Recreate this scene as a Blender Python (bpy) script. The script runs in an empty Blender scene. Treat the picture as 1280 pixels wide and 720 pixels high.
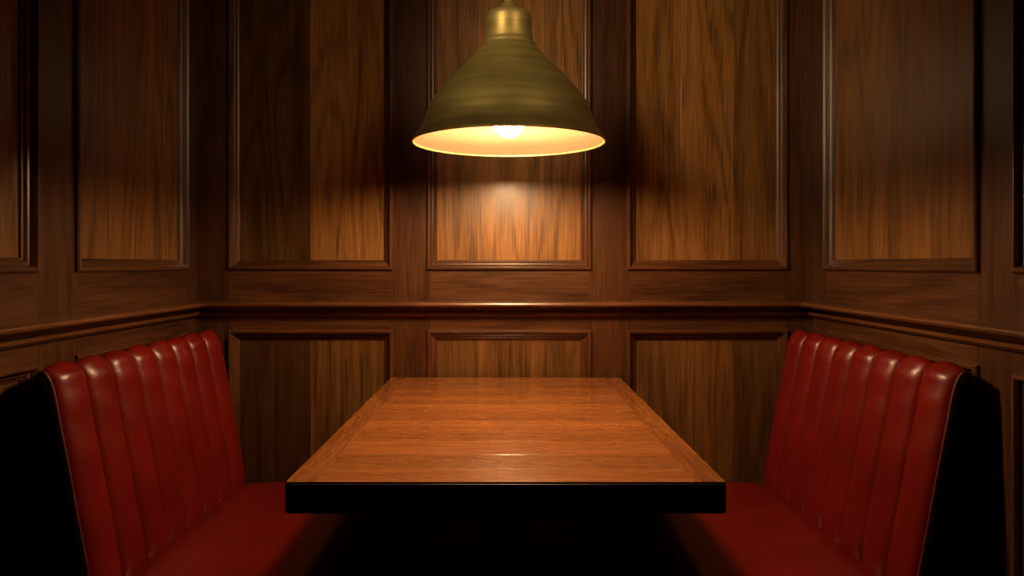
import bpy, bmesh, math, random
from mathutils import Vector
random.seed(7)
scene = bpy.context.scene
COL = scene.collection

# ------------------------------------------------------------------ dimensions
XL, XR, YB = -1.02, 1.01, 2.50      # wall planes
YF = -0.6                           # where the side walls stop (open room)
CEIL = 2.75
CAMZ = 1.12

# ------------------------------------------------------------------ node helpers
def mat(name):
    m = bpy.data.materials.new(name); m.use_nodes = True
    nt = m.node_tree
    return m, nt, nt.nodes['Principled BSDF']
def N(nt, t, **kw):
    n = nt.nodes.new(t)
    for k, v in kw.items(): setattr(n, k, v)
    return n
def L(nt, a, b): nt.links.new(a, b)
def math_node(nt, op, a, b=None, c=None):
    n = N(nt, 'ShaderNodeMath', operation=op)
    for i, v in enumerate((a, b, c)):
        if v is None: continue
        if isinstance(v, (int, float)): n.inputs[i].default_value = v
        else: L(nt, v, n.inputs[i])
    return n.outputs[0]
def ramp(nt, fac, stops):
    r = N(nt, 'ShaderNodeValToRGB'); L(nt, fac, r.inputs[0])
    el = r.color_ramp.elements
    while len(el) < len(stops): el.new(0.5)
    for e, (p, c) in zip(el, stops):
        e.position = p; e.color = (*c, 1)
    return r.outputs[0]

def wood_material(name, dark, mid, light, rough=0.38, coat=0.25, ring=9.0, bump=0.25, coat_rough=0.25, pore=0.90, pf=230):
    m, nt, b = mat(name)
    uv = N(nt, 'ShaderNodeUVMap'); uv.uv_map = 'UVMap'
    at = N(nt, 'ShaderNodeAttribute'); at.attribute_name = 'board'
    sep = N(nt, 'ShaderNodeSeparateColor'); L(nt, at.outputs['Color'], sep.inputs[0])
    bid, tone = sep.outputs[0], sep.outputs[1]
    su = N(nt, 'ShaderNodeSeparateXYZ'); L(nt, uv.outputs[0], su.inputs[0])
    off = math_node(nt, 'MULTIPLY', bid, 37.0)
    def coords(fu, fv):
        c = N(nt, 'ShaderNodeCombineXYZ')
        L(nt, math_node(nt, 'MULTIPLY', su.outputs[0], fu), c.inputs[0])
        L(nt, math_node(nt, 'MULTIPLY', su.outputs[1], fv), c.inputs[1])
        L(nt, off, c.inputs[2]); return c.outputs[0]
    # growth rings (contours of a stretched noise -> cathedral figure)
    n1 = N(nt, 'ShaderNodeTexNoise'); n1.inputs['Scale'].default_value = 1; n1.inputs['Detail'].default_value = 1.0
    n1.inputs['Roughness'].default_value = 0.3
    L(nt, coords(8.0, 0.85), n1.inputs['Vector'])
    wob = N(nt, 'ShaderNodeTexNoise'); wob.inputs['Scale'].default_value = 1; wob.inputs['Detail'].default_value = 3
    L(nt, coords(90, 14), wob.inputs['Vector'])
    ph = math_node(nt, 'ADD', math_node(nt, 'MULTIPLY', n1.outputs[0], ring*6.28),
                   math_node(nt, 'MULTIPLY', wob.outputs[0], 2.2))
    rings = math_node(nt, 'ADD', math_node(nt, 'MULTIPLY', math_node(nt, 'SINE', ph), 0.499), 0.5)
    rings = math_node(nt, 'POWER', rings, 2.5)
    # pores
    n2 = N(nt, 'ShaderNodeTexNoise'); n2.inputs['Scale'].default_value = 1; n2.inputs['Detail'].default_value = 4.0
    n2.inputs['Roughness'].default_value = 0.6
    L(nt, coords(pf, 7), n2.inputs['Vector'])
    # broad streaks
    n3 = N(nt, 'ShaderNodeTexNoise'); n3.inputs['Scale'].default_value = 1; n3.inputs['Detail'].default_value = 3.0
    L(nt, coords(14, 0.7), n3.inputs['Vector'])
    fac = math_node(nt, 'ADD', math_node(nt, 'MULTIPLY', rings, -0.15),
          math_node(nt, 'ADD', math_node(nt, 'MULTIPLY', n2.outputs[0], pore),
                    math_node(nt, 'MULTIPLY', n3.outputs[0], 1.17-pore)))
    col = ramp(nt, fac, [(0.26, dark), (0.53, mid), (0.80, light)])
    mx = N(nt, 'ShaderNodeMix', data_type='RGBA', blend_type='MULTIPLY'); mx.inputs[0].default_value = 1.0
    L(nt, col, mx.inputs[6])
    tc = N(nt, 'ShaderNodeCombineColor')
    t2 = math_node(nt, 'MULTIPLY', tone, 2.0)
    L(nt, t2, tc.inputs[0]); L(nt, t2, tc.inputs[1]); L(nt, t2, tc.inputs[2])
    L(nt, tc.outputs[0], mx.inputs[7])
    L(nt, mx.outputs[2], b.inputs['Base Color'])
    rr = math_node(nt, 'ADD', math_node(nt, 'MULTIPLY', n2.outputs[0], 0.22), rough - 0.1)
    L(nt, rr, b.inputs['Roughness'])
    b.inputs['Coat Weight'].default_value = coat
    b.inputs['Coat Roughness'].default_value = coat_rough
    bp = N(nt, 'ShaderNodeBump'); bp.inputs['Strength'].default_value = bump; bp.inputs['Distance'].default_value = 0.0012
    hh = math_node(nt, 'SUBTRACT', n2.outputs[0], math_node(nt, 'MULTIPLY', rings, 0.5))
    L(nt, hh, bp.inputs['Height']); L(nt, bp.outputs[0], b.inputs['Normal'])
    return m

M_panel = wood_material('oak_panel', (0.085, 0.036, 0.010), (0.250, 0.112, 0.030), (0.43, 0.205, 0.060), rough=0.34, coat=0.45, ring=8, coat_rough=.22, pore=.82)
M_frame = wood_material('stained_oak_frame', (0.030, 0.0105, 0.004), (0.080, 0.028, 0.009), (0.142, 0.052, 0.017), rough=0.34, coat=0.4, ring=5)
M_table = wood_material('varnished_table_wood', (0.36, 0.105, 0.026), (0.52, 0.175, 0.045), (0.64, 0.240, 0.066), rough=0.26, coat=1.0, ring=3, bump=0.03, coat_rough=0.12, pore=.45, pf=120)
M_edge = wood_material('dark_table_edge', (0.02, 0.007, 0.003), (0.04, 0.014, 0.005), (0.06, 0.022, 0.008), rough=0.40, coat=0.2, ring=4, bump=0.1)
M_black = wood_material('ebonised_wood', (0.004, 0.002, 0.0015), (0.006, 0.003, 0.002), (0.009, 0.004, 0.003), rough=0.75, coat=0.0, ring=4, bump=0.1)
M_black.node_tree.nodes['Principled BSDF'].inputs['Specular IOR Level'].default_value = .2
M_floor = wood_material('dark_floor_boards', (0.012, 0.006, 0.003), (0.03, 0.013, 0.006), (0.05, 0.02, 0.01), rough=0.5, coat=0.1, ring=4, bump=0.1)

def leather(name, c1, c2, rough=.32):
    m, nt, b = mat(name)
    tc = N(nt, 'ShaderNodeTexCoord')
    n = N(nt, 'ShaderNodeTexNoise'); n.inputs['Scale'].default_value = 7; n.inputs['Detail'].default_value = 4
    L(nt, tc.outputs['Object'], n.inputs['Vector'])
    L(nt, ramp(nt, n.outputs[0], [(0.3, c1), (0.7, c2)]), b.inputs['Base Color'])
    v = N(nt, 'ShaderNodeTexVoronoi'); v.inputs['Scale'].default_value = 420
    L(nt, tc.outputs['Object'], v.inputs['Vector'])
    n2 = N(nt, 'ShaderNodeTexNoise'); n2.inputs['Scale'].default_value = 16; n2.inputs['Detail'].default_value = 3
    L(nt, tc.outputs['Object'], n2.inputs['Vector'])
    bp = N(nt, 'ShaderNodeBump'); bp.inputs['Strength'].default_value = 0.2; bp.inputs['Distance'].default_value = 0.0008
    L(nt, v.outputs['Distance'], bp.inputs['Height'])
    bp2 = N(nt, 'ShaderNodeBump'); bp2.inputs['Strength'].default_value = 0.35; bp2.inputs['Distance'].default_value = 0.006
    L(nt, n2.outputs[0], bp2.inputs['Height']); L(nt, bp.outputs[0], bp2.inputs['Normal'])
    L(nt, bp2.outputs[0], b.inputs['Normal'])
    b.inputs['Roughness'].default_value = rough
    b.inputs['Specular IOR Level'].default_value = 0.55
    return m
M_leather = leather('red_leather', (0.155, 0.0058, 0.0036), (0.22, 0.0092, 0.0052))
M_pipe = leather('oxblood_piping', (0.08, 0.004, 0.003), (0.11, 0.006, 0.004), .6)

def brass(name, c1, c2, r0, r1, metallic=1.0, zf=60, bump=.22):
    m, nt, b = mat(name)
    tc = N(nt, 'ShaderNodeTexCoord'); mp = N(nt, 'ShaderNodeMapping')
    mp.inputs['Scale'].default_value = (3, 3, zf)
    L(nt, tc.outputs['Object'], mp.inputs[0])
    n = N(nt, 'ShaderNodeTexNoise'); n.inputs['Scale'].default_value = 1; n.inputs['Detail'].default_value = 3
    L(nt, mp.outputs[0], n.inputs['Vector'])
    n2 = N(nt, 'ShaderNodeTexNoise'); n2.inputs['Scale'].default_value = 9; n2.inputs['Detail'].default_value = 5
    L(nt, tc.outputs['Object'], n2.inputs['Vector'])
    f = math_node(nt, 'ADD', math_node(nt, 'MULTIPLY', n.outputs[0], 0.6), math_node(nt, 'MULTIPLY', n2.outputs[0], 0.4))
    L(nt, ramp(nt, f, [(0.35, c1), (0.65, c2)]), b.inputs['Base Color'])
    L(nt, math_node(nt, 'ADD', math_node(nt, 'MULTIPLY', f, r1-r0), r0), b.inputs['Roughness'])
    b.inputs['Metallic'].default_value = metallic
    bp = N(nt, 'ShaderNodeBump'); bp.inputs['Strength'].default_value = bump; bp.inputs['Distance'].default_value = 0.001
    L(nt, n.outputs[0], bp.inputs['Height']); L(nt, bp.outputs[0], b.inputs['Normal'])
    return m
M_brass = brass('aged_brass', (0.34, 0.27, 0.090), (0.56, 0.455, 0.165), 0.36, 0.52, 0.68)
M_inner = brass('lamp_inner_gilt', (0.180, 0.124, 0.068), (0.22, 0.155, 0.088), 0.30, 0.44, 0.45)
M_iron = brass('black_cast_iron', (0.006, 0.005, 0.005), (0.012, 0.01, 0.009), 0.5, 0.7, 0.4)

m, nt, b = mat('warm_bulb_glass')
b.inputs['Base Color'].default_value = (1, 0.9, 0.75, 1)
b.inputs['Emission Color'].default_value = (1.0, 0.64, 0.33, 1)
b.inputs['Emission Strength'].default_value = 350
M_bulb = m
m, nt, b = mat('ceiling_plaster')
n = N(nt, 'ShaderNodeTexNoise'); n.inputs['Scale'].default_value = 30
L(nt, ramp(nt, n.outputs[0], [(0.3, (0.035, 0.026, 0.02)), (0.7, (0.045, 0.034, 0.026))]), b.inputs['Base Color'])
b.inputs['Roughness'].default_value = 0.9
M_ceil = m

# ------------------------------------------------------------------ mesh builder
class MB:
    def __init__(s, mats):
        s.v = []; s.f = []; s.uv = []; s.at = []; s.m = []; s.mats = mats; s.smooth = []
    def face(s, idx, uvs, bid, tone, mi=0, sm=False):
        s.f.append(idx); s.uv.append(uvs); s.at.append((bid, tone)); s.m.append(mi); s.smooth.append(sm)
    def box(s, fn, a0, a1, b0, b1, c0, c1, grain='b', mi=0, tone=0.5, bid=None, skip=()):
        """fn maps (a,b,c)->world. grain = axis along which the grain runs."""
        if bid is None: bid = random.random()
        base = len(s.v)
        P = [(a, b_, c) for c in (c0, c1) for b_ in (b0, b1) for a in (a0, a1)]
        s.v += [fn(*p) for p in P]
        gi = 'abc'.index(grain)
        for q in ((0,1,3,2),(4,5,7,6),(0,1,5,4),(2,3,7,6),(0,2,6,4),(1,3,7,5)):
            pts = [P[i] for i in q]
            oth = [i for i in range(3) if i != gi]
            const = [i for i in range(3) if len({p[i] for p in pts}) == 1]
            ac = [i for i in oth if i not in const]
            if ac and gi not in const: uvs = [(p[ac[0]], p[gi]) for p in pts]
            else: uvs = [(p[oth[0]], p[oth[1]]) for p in pts]
            s.face([base+i for i in q], uvs, bid, tone, mi)
    def ring(s, fn, a0, a1, b0, b1, prof, mi=0, tone=0.5):
        """mitred rectangular moulding; prof = closed [(t inward, n)]"""
        base = len(s.v); n = len(prof)
        for (ca, cb, sa, sb) in ((a0,b0,1,1),(a1,b0,-1,1),(a1,b1,-1,-1),(a0,b1,1,-1)):
            for t, h in prof: s.v.append(fn(ca+sa*t, cb+sb*t, h))
        cum = [0]
        for i in range(n): cum.append(cum[-1] + math.dist(prof[i], prof[(i+1) % n]))
        lens = [a1-a0, b1-b0, a1-a0, b1-b0]
        for k in range(4):
            bid = random.random(); k2 = (k+1) % 4
            for i in range(n):
                j = (i+1) % n
                s.face([base+k*n+i, base+k*n+j, base+k2*n+j, base+k2*n+i],
                       [(cum[i], 0), (cum[i+1], 0), (cum[i+1], lens[k]), (cum[i], lens[k])], bid, tone, mi)
    def build(s, name, bevel=0, parent=None):
        me = bpy.data.meshes.new(name); me.from_pydata(s.v, [], s.f)
        me.uv_layers.new(name='UVMap')
        me.color_attributes.new('board', 'FLOAT_COLOR', 'CORNER')
        uvf = []; cf = []
        for fi, f in enumerate(s.f):
            for c in range(len(f)):
                uvf += list(s.uv[fi][c]); cf += [s.at[fi][0], s.at[fi][1], 0.0, 1.0]
        me.uv_layers['UVMap'].data.foreach_set('uv', uvf)
        me.color_attributes['board'].data.foreach_set('color', cf)
        for mt in s.mats: me.materials.append(mt)
        for p, mi, sm in zip(me.polygons, s.m, s.smooth): p.material_index = mi; p.use_smooth = sm
        bm = bmesh.new(); bm.from_mesh(me)
        bmesh.ops.recalc_face_normals(bm, faces=bm.faces); bm.to_mesh(me); bm.free()
        ob = bpy.data.objects.new(name, me); COL.objects.link(ob)
        if bevel:
            md = ob.modifiers.new('bevel', 'BEVEL'); md.width = bevel; md.segments = 2; md.limit_method = 'ANGLE'
        if parent: ob.parent = parent
        return ob

def empty(name, loc=(0,0,0)):
    e = bpy.data.objects.new(name, None); COL.objects.link(e); e.location = loc; e.empty_display_size = 0.2
    return e

MOLD = [(-0.009,-0.004),(-0.009,0.007),(-0.005,0.011),(0.001,0.011),(0.005,0.004),(0.008,-0.003),(0.013,-0.005),(0.018,-0.011),(0.022,-0.013),(0.024,-0.0185),(-0.002,-0.0185),(-0.002,-0.004)]

Z_UP0, Z_UP1 = 1.112, 2.50
Z_LO0, Z_LO1 = 0.20, 0.897
def build_wall(name, fn, u0, u1, panels):
    """panels: list of (ua, ub, [cut fractions], [tones])"""
    w = MB([M_frame, M_panel])
    w.box(fn, u0, u1, 0.0, CEIL, -0.10, -0.030, 'b', 0, 0.35)
    # stiles
    edges = [u0] + [e for p in panels for e in (p[0], p[1])] + [u1]
    for i in range(0, len(edges), 2):
        w.box(fn, edges[i], edges[i+1], 0.0, CEIL, -0.030, 0, 'b', 0, random.uniform(.44, .56))
    for (ua, ub, fr, tn) in panels:
        w.box(fn, ua, ub, 0.0, Z_LO0, -0.030, 0, 'a', 0, .5)
        w.box(fn, ua, ub, Z_LO1, Z_UP0, -0.030, 0, 'a', 0, random.uniform(.54, .62))
        w.box(fn, ua, ub, Z_UP1, CEIL, -0.030, 0, 'a', 0, .5)
        cuts = [0] + fr + [1]
        for (za, zb, shade_f) in ((Z_LO0, Z_LO1, .60), (Z_UP0, Z_UP1, 1.0)):  # lower panels darkened in colour to stand in for weaker light there
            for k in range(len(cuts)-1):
                w.box(fn, ua+(ub-ua)*cuts[k], ua+(ub-ua)*cuts[k+1], za, zb, -0.030, -0.018, 'b', 1, tn[k]*shade_f)
            w.ring(fn, ua, ub, za, zb, MOLD, 0, .62)
    return w.build(name, bevel=0.0006)

px = lambda x: (x-632)/946*2.5
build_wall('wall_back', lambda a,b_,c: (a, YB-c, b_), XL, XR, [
    (px(289), px(488), [0.49], [0.19, 0.54]),  # left part of this panel much darker than the right
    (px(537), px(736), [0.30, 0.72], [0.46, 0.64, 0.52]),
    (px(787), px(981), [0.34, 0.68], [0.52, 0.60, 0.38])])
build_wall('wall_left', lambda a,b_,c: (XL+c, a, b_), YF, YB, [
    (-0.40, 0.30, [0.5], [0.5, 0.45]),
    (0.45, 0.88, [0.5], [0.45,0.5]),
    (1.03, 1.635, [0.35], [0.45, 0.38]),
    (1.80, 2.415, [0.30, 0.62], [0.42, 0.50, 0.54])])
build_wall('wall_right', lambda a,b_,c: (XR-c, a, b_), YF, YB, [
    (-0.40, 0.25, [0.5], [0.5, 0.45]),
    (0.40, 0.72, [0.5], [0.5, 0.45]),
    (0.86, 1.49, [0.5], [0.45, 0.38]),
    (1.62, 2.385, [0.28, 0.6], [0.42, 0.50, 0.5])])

# mitred trims running round the three walls
def u_trim(name, prof, mtl, tone=.52):
    t = MB([mtl]); n = len(prof)
    for k in range(4):
        for (h, z) in prof:
            t.v.append([(XL+h, YF, z), (XL+h, YB-h, z), (XR-h, YB-h, z), (XR-h, YF, z)][k])
    cum = [0]
    for i in range(n): cum.append(cum[-1] + math.dist(prof[i], prof[(i+1) % n]))
    for k, ln in ((0, YB-YF), (1, XR-XL), (2, YB-YF)):
        bid = random.random()
        for i in range(n):
            j = (i+1) % n
            t.face([k*n+i, k*n+j, (k+1)*n+j, (k+1)*n+i],
                   [(cum[i],0),(cum[i+1],0),(cum[i+1],ln),(cum[i],ln)], bid, tone)
    t.face(list(range(n)), [p for p in prof], .3, .5); t.face([3*n+i for i in range(n)], [p for p in prof], .3, .5)
    return t.build(name)
u_trim('trim_1', [(0,1.001),(.050,.999),(.056,.996),(.058,.991),(.056,.986),(.050,.983),(.014,.982),(.014,.968),(.020,.964),(.020,.957),(.010,.950),(0,.950)], M_frame, .85)
u_trim('trim_2', [(0,2.62),(.012,2.62),(.018,2.64),(.05,2.69),(.07,2.72),(.075,2.748),(0,2.748)], M_frame)
u_trim('baseboard_back', [(0,0),(.014,0),(.014,.09),(.010,.105),(.004,.112),(0,.112)], M_frame, .4)

# floor and ceiling
fl = MB([M_floor]); x = -2.4
while x < 2.4:
    fl.box(lambda a,b_,c:(a,b_,c), x, x+0.118, -2.5, 2.6, -0.05, 0.0, 'b', 0, random.uniform(.4,.6)); x += 0.12
fl.box(lambda a,b_,c:(a,b_,c), -2.4, 2.4, -2.5, 2.6, -0.07, -0.05)
fl.build('floor')
ce = MB([M_ceil]); ce.box(lambda a,b_,c:(a,b_,c), -2.4, 2.4, -2.5, 2.6, CEIL, CEIL+.08); ce.build('ceiling')

# ------------------------------------------------------------------ table
ident = lambda a,b_,c: (a,b_,c)
table = empty('restaurant_table')
TZ, TT, TW, TY0, TY1 = 0.75, 0.055, 0.375, 1.29, 2.485
tp = MB([M_table, M_edge])
bw = 0.052
tp.box(ident, -TW, -TW+bw, TY0, TY1, TZ-0.03, TZ, 'b', 0, .48)
tp.box(ident, TW-bw, TW, TY0, TY1, TZ-0.03, TZ, 'b', 0, .46)
y = TY0; i = 0
ws = [0.085, 0.10, 0.115, 0.09, 0.12, 0.10, 0.11, 0.095, 0.125, 0.10, 0.155]
s_ = (TY1-TY0)/sum(ws)
for wd in ws:
    y2 = y + wd*s_
    tp.box(ident, -TW+bw, TW-bw, y, y2, TZ-0.03, TZ, 'a', 0, [.58,.47,.58,.48,.56,.44,.53,.45,.50,.42,.46][i]); y = y2; i += 1
top = tp.build('table_top', bevel=0.0002, parent=table)
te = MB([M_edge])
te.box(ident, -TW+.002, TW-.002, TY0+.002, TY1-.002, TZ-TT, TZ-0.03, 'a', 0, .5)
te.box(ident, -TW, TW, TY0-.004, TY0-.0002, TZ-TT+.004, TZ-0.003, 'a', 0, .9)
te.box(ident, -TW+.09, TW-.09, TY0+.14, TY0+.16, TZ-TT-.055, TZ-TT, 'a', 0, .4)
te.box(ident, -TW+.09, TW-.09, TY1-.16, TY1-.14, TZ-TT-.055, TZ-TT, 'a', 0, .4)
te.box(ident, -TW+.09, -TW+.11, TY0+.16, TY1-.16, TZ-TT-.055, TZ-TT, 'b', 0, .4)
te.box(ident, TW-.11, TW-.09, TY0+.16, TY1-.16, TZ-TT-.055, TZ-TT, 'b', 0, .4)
te.build('table_underframe', bevel=0.001, parent=table)

def lathe(name, prof, mtl, loc, seg=96, parent=None, closed=False):
    bm = bmesh.new(); rows = []
    for r, z in prof:
        if r < 1e-5: rows.append([bm.verts.new((0,0,z))])
        else: rows.append([bm.verts.new((r*math.cos(2*math.pi*k/seg), r*math.sin(2*math.pi*k/seg), z)) for k in range(seg)])
    pairs = list(zip(rows, rows[1:]))
    if closed: pairs.append((rows[-1], rows[0]))
    for A, B in pairs:
        for k in range(seg):
            k2 = (k+1) % seg
            if len(A) == 1 and len(B) == 1: continue
            if len(A) == 1: bm.faces.new((A[0], B[k], B[k2]))
            elif len(B) == 1: bm.faces.new((A[k], B[0], A[k2]))
            else: bm.faces.new((A[k], B[k], B[k2], A[k2]))
    bmesh.ops.recalc_face_normals(bm, faces=bm.faces)
    for f in bm.faces: f.smooth = True
    me = bpy.data.meshes.new(name); bm.to_mesh(me); bm.free(); me.materials.append(mtl)
    ob = bpy.data.objects.new(name, me); COL.objects.link(ob); ob.location = loc
    if parent: ob.parent = parent
    return ob
for k, yy in enumerate((1.62, 2.14)):
    lathe(f'pedestal_{k+1}', [(0,0),(.19,0),(.195,.006),(.19,.014),(.12,.026),(.06,.045),(.042,.07),(.036,.10),(.036,.60),(.05,.64),(.10,.675),(.13,.695),(0,.695)],
          M_iron, (0, yy, 0), 48, table)

# ------------------------------------------------------------------ booth benches
def catmull(pts, n=5):
    out = []; P = [pts[0]] + pts + [pts[-1]]
    for i in range(1, len(P)-2):
        p0, p1, p2, p3 = P[i-1:i+3]
        for k in range(n):
            t = k/n
            out.append(tuple(0.5*((2*p1[d]) + (-p0[d]+p2[d])*t + (2*p0[d]-5*p1[d]+4*p2[d]-p3[d])*t*t + (-p0[d]+3*p1[d]-3*p2[d]+p3[d])*t**3) for d in (0,1)))
    out.append(pts[-1]); return out
BY0, BY1 = 1.575, 2.480
BACK = [(.850,.38),(.858,.46),(.880,.58),(.902,.70),(.920,.79),(.930,.845),(.940,.878),(.953,.896),(.966,.893),(.974,.875),(.977,.84),(.977,.60)]
def bench(name, sgn, offx):
    par = empty(name)
    X = lambda v: sgn*v + offx
    prof = catmull(BACK, 5); n = len(prof)
    nrm = []
    for i in range(n):
        a = prof[max(i-1,0)]; c = prof[min(i+1,n-1)]
        t = Vector((c[0]-a[0], c[1]-a[1])).normalized()
        nrm.append((-t.y, t.x))       # points to the sitter / upward
    NF, SP = 8, 20
    bm = bmesh.new(); rows = []
    for j in range(NF*SP+1):
        tt = (j % SP)/SP
        t = 0.5-0.5*math.cos(math.pi*tt)
        bul = 0.026*((1-abs(2*t-1)**2.0)**0.55 if 0 < tt < 1 else 0)
        yy = BY0 + (BY1-BY0)*((j//SP)+t)/NF if j < NF*SP else BY1
        row = []
        for i,(p,q) in enumerate(zip(prof, nrm)):
            k = min(1, i/6+.4) if i < 4 else (1 if i < n-26 else max(0, (n-6-i)/20))
            wob = 0.0015*math.sin(i*0.9 + (j//SP)*2.1)*math.sin(math.pi*t)
            row.append(bm.verts.new((X(p[0]+q[0]*(bul*k+wob-.004)), yy, p[1]+q[1]*(bul*k+wob-.004))))
        rows.append(row)
    for A, B in zip(rows, rows[1:]):
        for i in range(n-1): bm.faces.new((A[i], A[i+1], B[i+1], B[i]))
    bm.faces.new(rows[0]); bm.faces.new(rows[-1][::-1])
    bmesh.ops.recalc_face_normals(bm, faces=bm.faces)
    for f in bm.faces: f.smooth = len(f.verts) == 4
    me = bpy.data.meshes.new('fluted_backrest'); bm.to_mesh(me); bm.free(); me.materials.append(M_leather)
    o = bpy.data.objects.new('fluted_backrest', me); COL.objects.link(o); o.parent = par
    # seat cushion with a crowned top
    bm = bmesh.new(); nx, ny = 14, 24; x0, x1 = .425, .868
    zt = lambda a, b_: .405 + .027*(1-abs(2*a-1)**4)*(1-abs(2*b_-1)**10)
    top_, bot = [], []
    for i in range(nx+1):
        top_.append([bm.verts.new((X(x0+(x1-x0)*i/nx), BY0+(BY1-BY0)*j/ny, zt(i/nx, j/ny))) for j in range(ny+1)])
        bot.append([bm.verts.new((X(x0+(x1-x0)*i/nx), BY0+(BY1-BY0)*j/ny, .315)) for j in range(ny+1)])
    for i in range(nx):
        for j in range(ny):
            bm.faces.new((top_[i][j], top_[i+1][j], top_[i+1][j+1], top_[i][j+1]))
            bm.faces.new((bot[i][j], bot[i][j+1], bot[i+1][j+1], bot[i+1][j]))
    for i in range(nx):
        for j in (0, ny): bm.faces.new((top_[i][j], top_[i+1][j], bot[i+1][j], bot[i][j]))
    for j in range(ny):
        for i in (0, nx): bm.faces.new((top_[i][j], top_[i][j+1], bot[i][j+1], bot[i][j]))
    bmesh.ops.recalc_face_normals(bm, faces=bm.faces)
    for f in bm.faces: f.smooth = True
    me = bpy.data.meshes.new('seat_cushion'); bm.to_mesh(me); bm.free(); me.materials.append(M_leather)
    o = bpy.data.objects.new('seat_cushion', me); COL.objects.link(o); o.parent = par
    md = o.modifiers.new('bevel','BEVEL'); md.width = .018; md.segments = 4; md.limit_method='ANGLE'; md.angle_limit = math.radians(50)
    # carcass
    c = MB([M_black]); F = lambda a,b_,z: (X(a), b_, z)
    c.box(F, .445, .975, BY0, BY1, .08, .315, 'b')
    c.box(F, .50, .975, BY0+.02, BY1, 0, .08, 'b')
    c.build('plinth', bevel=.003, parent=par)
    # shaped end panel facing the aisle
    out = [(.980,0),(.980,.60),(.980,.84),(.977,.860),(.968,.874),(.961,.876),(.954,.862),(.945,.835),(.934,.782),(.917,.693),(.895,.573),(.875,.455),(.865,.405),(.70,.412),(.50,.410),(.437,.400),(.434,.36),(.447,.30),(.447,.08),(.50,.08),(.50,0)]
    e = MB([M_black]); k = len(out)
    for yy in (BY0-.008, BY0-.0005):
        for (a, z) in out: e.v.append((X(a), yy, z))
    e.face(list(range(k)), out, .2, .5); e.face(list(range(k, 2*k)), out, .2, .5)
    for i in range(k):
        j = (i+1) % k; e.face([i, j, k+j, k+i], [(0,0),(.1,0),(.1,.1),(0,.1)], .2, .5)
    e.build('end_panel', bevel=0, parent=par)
    def pipe(nm, pts, r=.0042):
        cu = bpy.data.curves.new(nm, 'CURVE'); cu.dimensions='3D'; cu.bevel_depth = r; cu.bevel_resolution = 3
        sp = cu.splines.new('POLY'); sp.points.add(len(pts)-1)
        for p_, q_ in zip(sp.points, pts): p_.co = (*q_, 1)
        cu.materials.append(M_pipe); ob = bpy.data.objects.new(nm, cu); COL.objects.link(ob); ob.parent = par
    pipe('backrest_piping', [(X(p[0]+q[0]*-.001), BY0-.003, p[1]+q[1]*-.001) for p,q in zip(prof, nrm)])
    pipe('seat_piping', [(X(.428), BY0+.01+(BY1-BY0-.02)*k/20, .398) for k in range(21)], .0035)
    return par
bench('booth_bench', -1, -0.006)
bench('booth_bench', 1, -0.002)

# ------------------------------------------------------------------ pendant lamp
LX, LY, LZ = 0.008, 1.90, 1.427
lamp = empty('pendant_lamp', (LX, LY, LZ))
outer = catmull([(.2415,.000),(.2405,.004),(.222,.030),(.213,.050),(.206,.070),(.192,.101),(.166,.135),(.130,.174),(.098,.205),(.076,.230),(.066,.243)], 4)
neck = [(.066,.243),(.0665,.247),(.0625,.251),(.0605,.257),(.0585,.285),(.0575,.310),(.056,.319),(.050,.326),(.036,.332),(.026,.336),(.024,.342),(.016,.347),(.012,.356),(.010,.362),(0,.362)]
inner = [(max(r-.0025,0), z-.0005) for r, z in outer]
lathe('shade_outer', outer + neck[1:], M_brass, (0,0,0), 128, lamp)
lathe('shade_inner', [(.2414,-.0008)] + inner[1:] + [(.06,.243),(0,.244)], M_inner, (0,0,0), 128, lamp)
bpy.ops.mesh.primitive_torus_add(major_radius=.2405, minor_radius=.0028, major_segments=128, minor_segments=10)
o = bpy.context.object; o.name='rolled_rim'; o.data.materials.append(M_brass); o.parent = lamp
for p in o.data.polygons: p.use_smooth=True
lathe('lamp_socket', [(0,.243),(.022,.243),(.024,.238),(.024,.15),(.020,.145),(.0,.145)], M_brass, (0,0,0), 32, lamp)
BC = 0.052; BR = .040
bulbp = [(0, BC-BR)] + [(BR*math.sin(a), BC-BR*math.cos(a)) for a in [math.pi*k/16 for k in range(1, 12)]] + [(.026, BC+.045),(.021, BC+.06),(.019, BC+.10),(0, BC+.102)]
lathe('light_bulb', bulbp, M_bulb, (0,0,0), 48, lamp)
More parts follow.
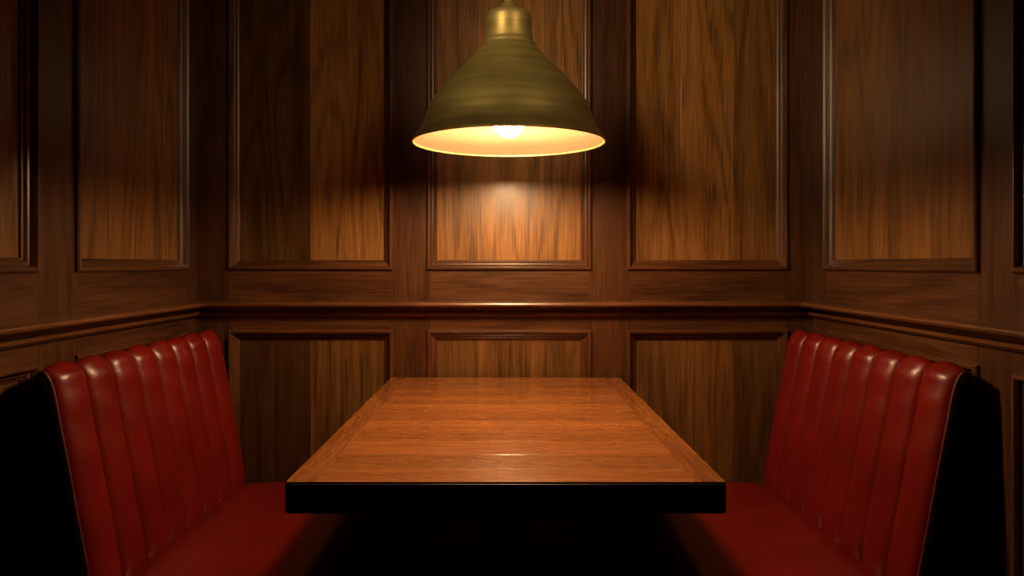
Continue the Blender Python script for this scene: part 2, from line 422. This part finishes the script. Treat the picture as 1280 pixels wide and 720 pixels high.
def torus(nm, loc, R, r, rot, sc=(1,1,1)):
    bpy.ops.mesh.primitive_torus_add(major_radius=R, minor_radius=r, major_segments=24, minor_segments=8, location=loc, rotation=rot)
    o = bpy.context.object; o.name = nm; o.data.materials.append(M_brass); o.parent = lamp; o.scale = sc
    for p in o.data.polygons: p.use_smooth=True
z = .372; k = 0; topz = CEIL - LZ
while z < topz-.04:
    torus(f'chain_link_{k+1}', (0,0,z), .0115, .0028, (math.pi/2, 0, math.pi/2*(k%2)), (1,1.55,1)); z += .0285; k += 1
lathe('ceiling_rose', [(0,topz),(.055,topz),(.055,topz-.008),(.045,topz-.022),(.018,topz-.034),(.008,topz-.05),(0,topz-.05)], M_brass, (0,0,0), 48, lamp)

# ------------------------------------------------------------------ lights
def spot(name, loc, target, watts, ang, col, blend=.5, size=.05):
    l = bpy.data.lights.new(name, 'SPOT'); l.energy = watts; l.color = col; l.spot_size = math.radians(ang)
    l.spot_blend = blend; l.shadow_soft_size = size
    o = bpy.data.objects.new(name, l); COL.objects.link(o); o.location = loc
    o.rotation_euler = (Vector(target)-Vector(loc)).to_track_quat('-Z','Y').to_euler()
spot('wall_light_a', (-0.86, 0.60, 2.10), (0.54, 2.45, 1.76), 90, 40, (1, .70, .37), 1.0, .22)
spot('wall_light_b', (0.86, 0.55, 2.10), (-0.50, 2.45, 1.62), 34, 39, (1, .66, .34), 1.0, .22)

w = bpy.data.worlds.new('World'); scene.world = w; w.use_nodes = True
w.node_tree.nodes['Background'].inputs[0].default_value = (1, .55, .3, 1)
w.node_tree.nodes['Background'].inputs[1].default_value = 0.0004

# ------------------------------------------------------------------ camera
cam = bpy.data.cameras.new('camera'); co = bpy.data.objects.new('camera', cam); COL.objects.link(co)
co.location = (0, 0, CAMZ); co.rotation_euler = (math.pi/2, 0, 0)
cam.sensor_width = 36; cam.lens = 946/1280*36; cam.shift_x = 8/1280; cam.shift_y = -29/1280; cam.clip_start = .02
scene.camera = co
try:
    scene.view_settings.view_transform = 'Standard'
except Exception: pass
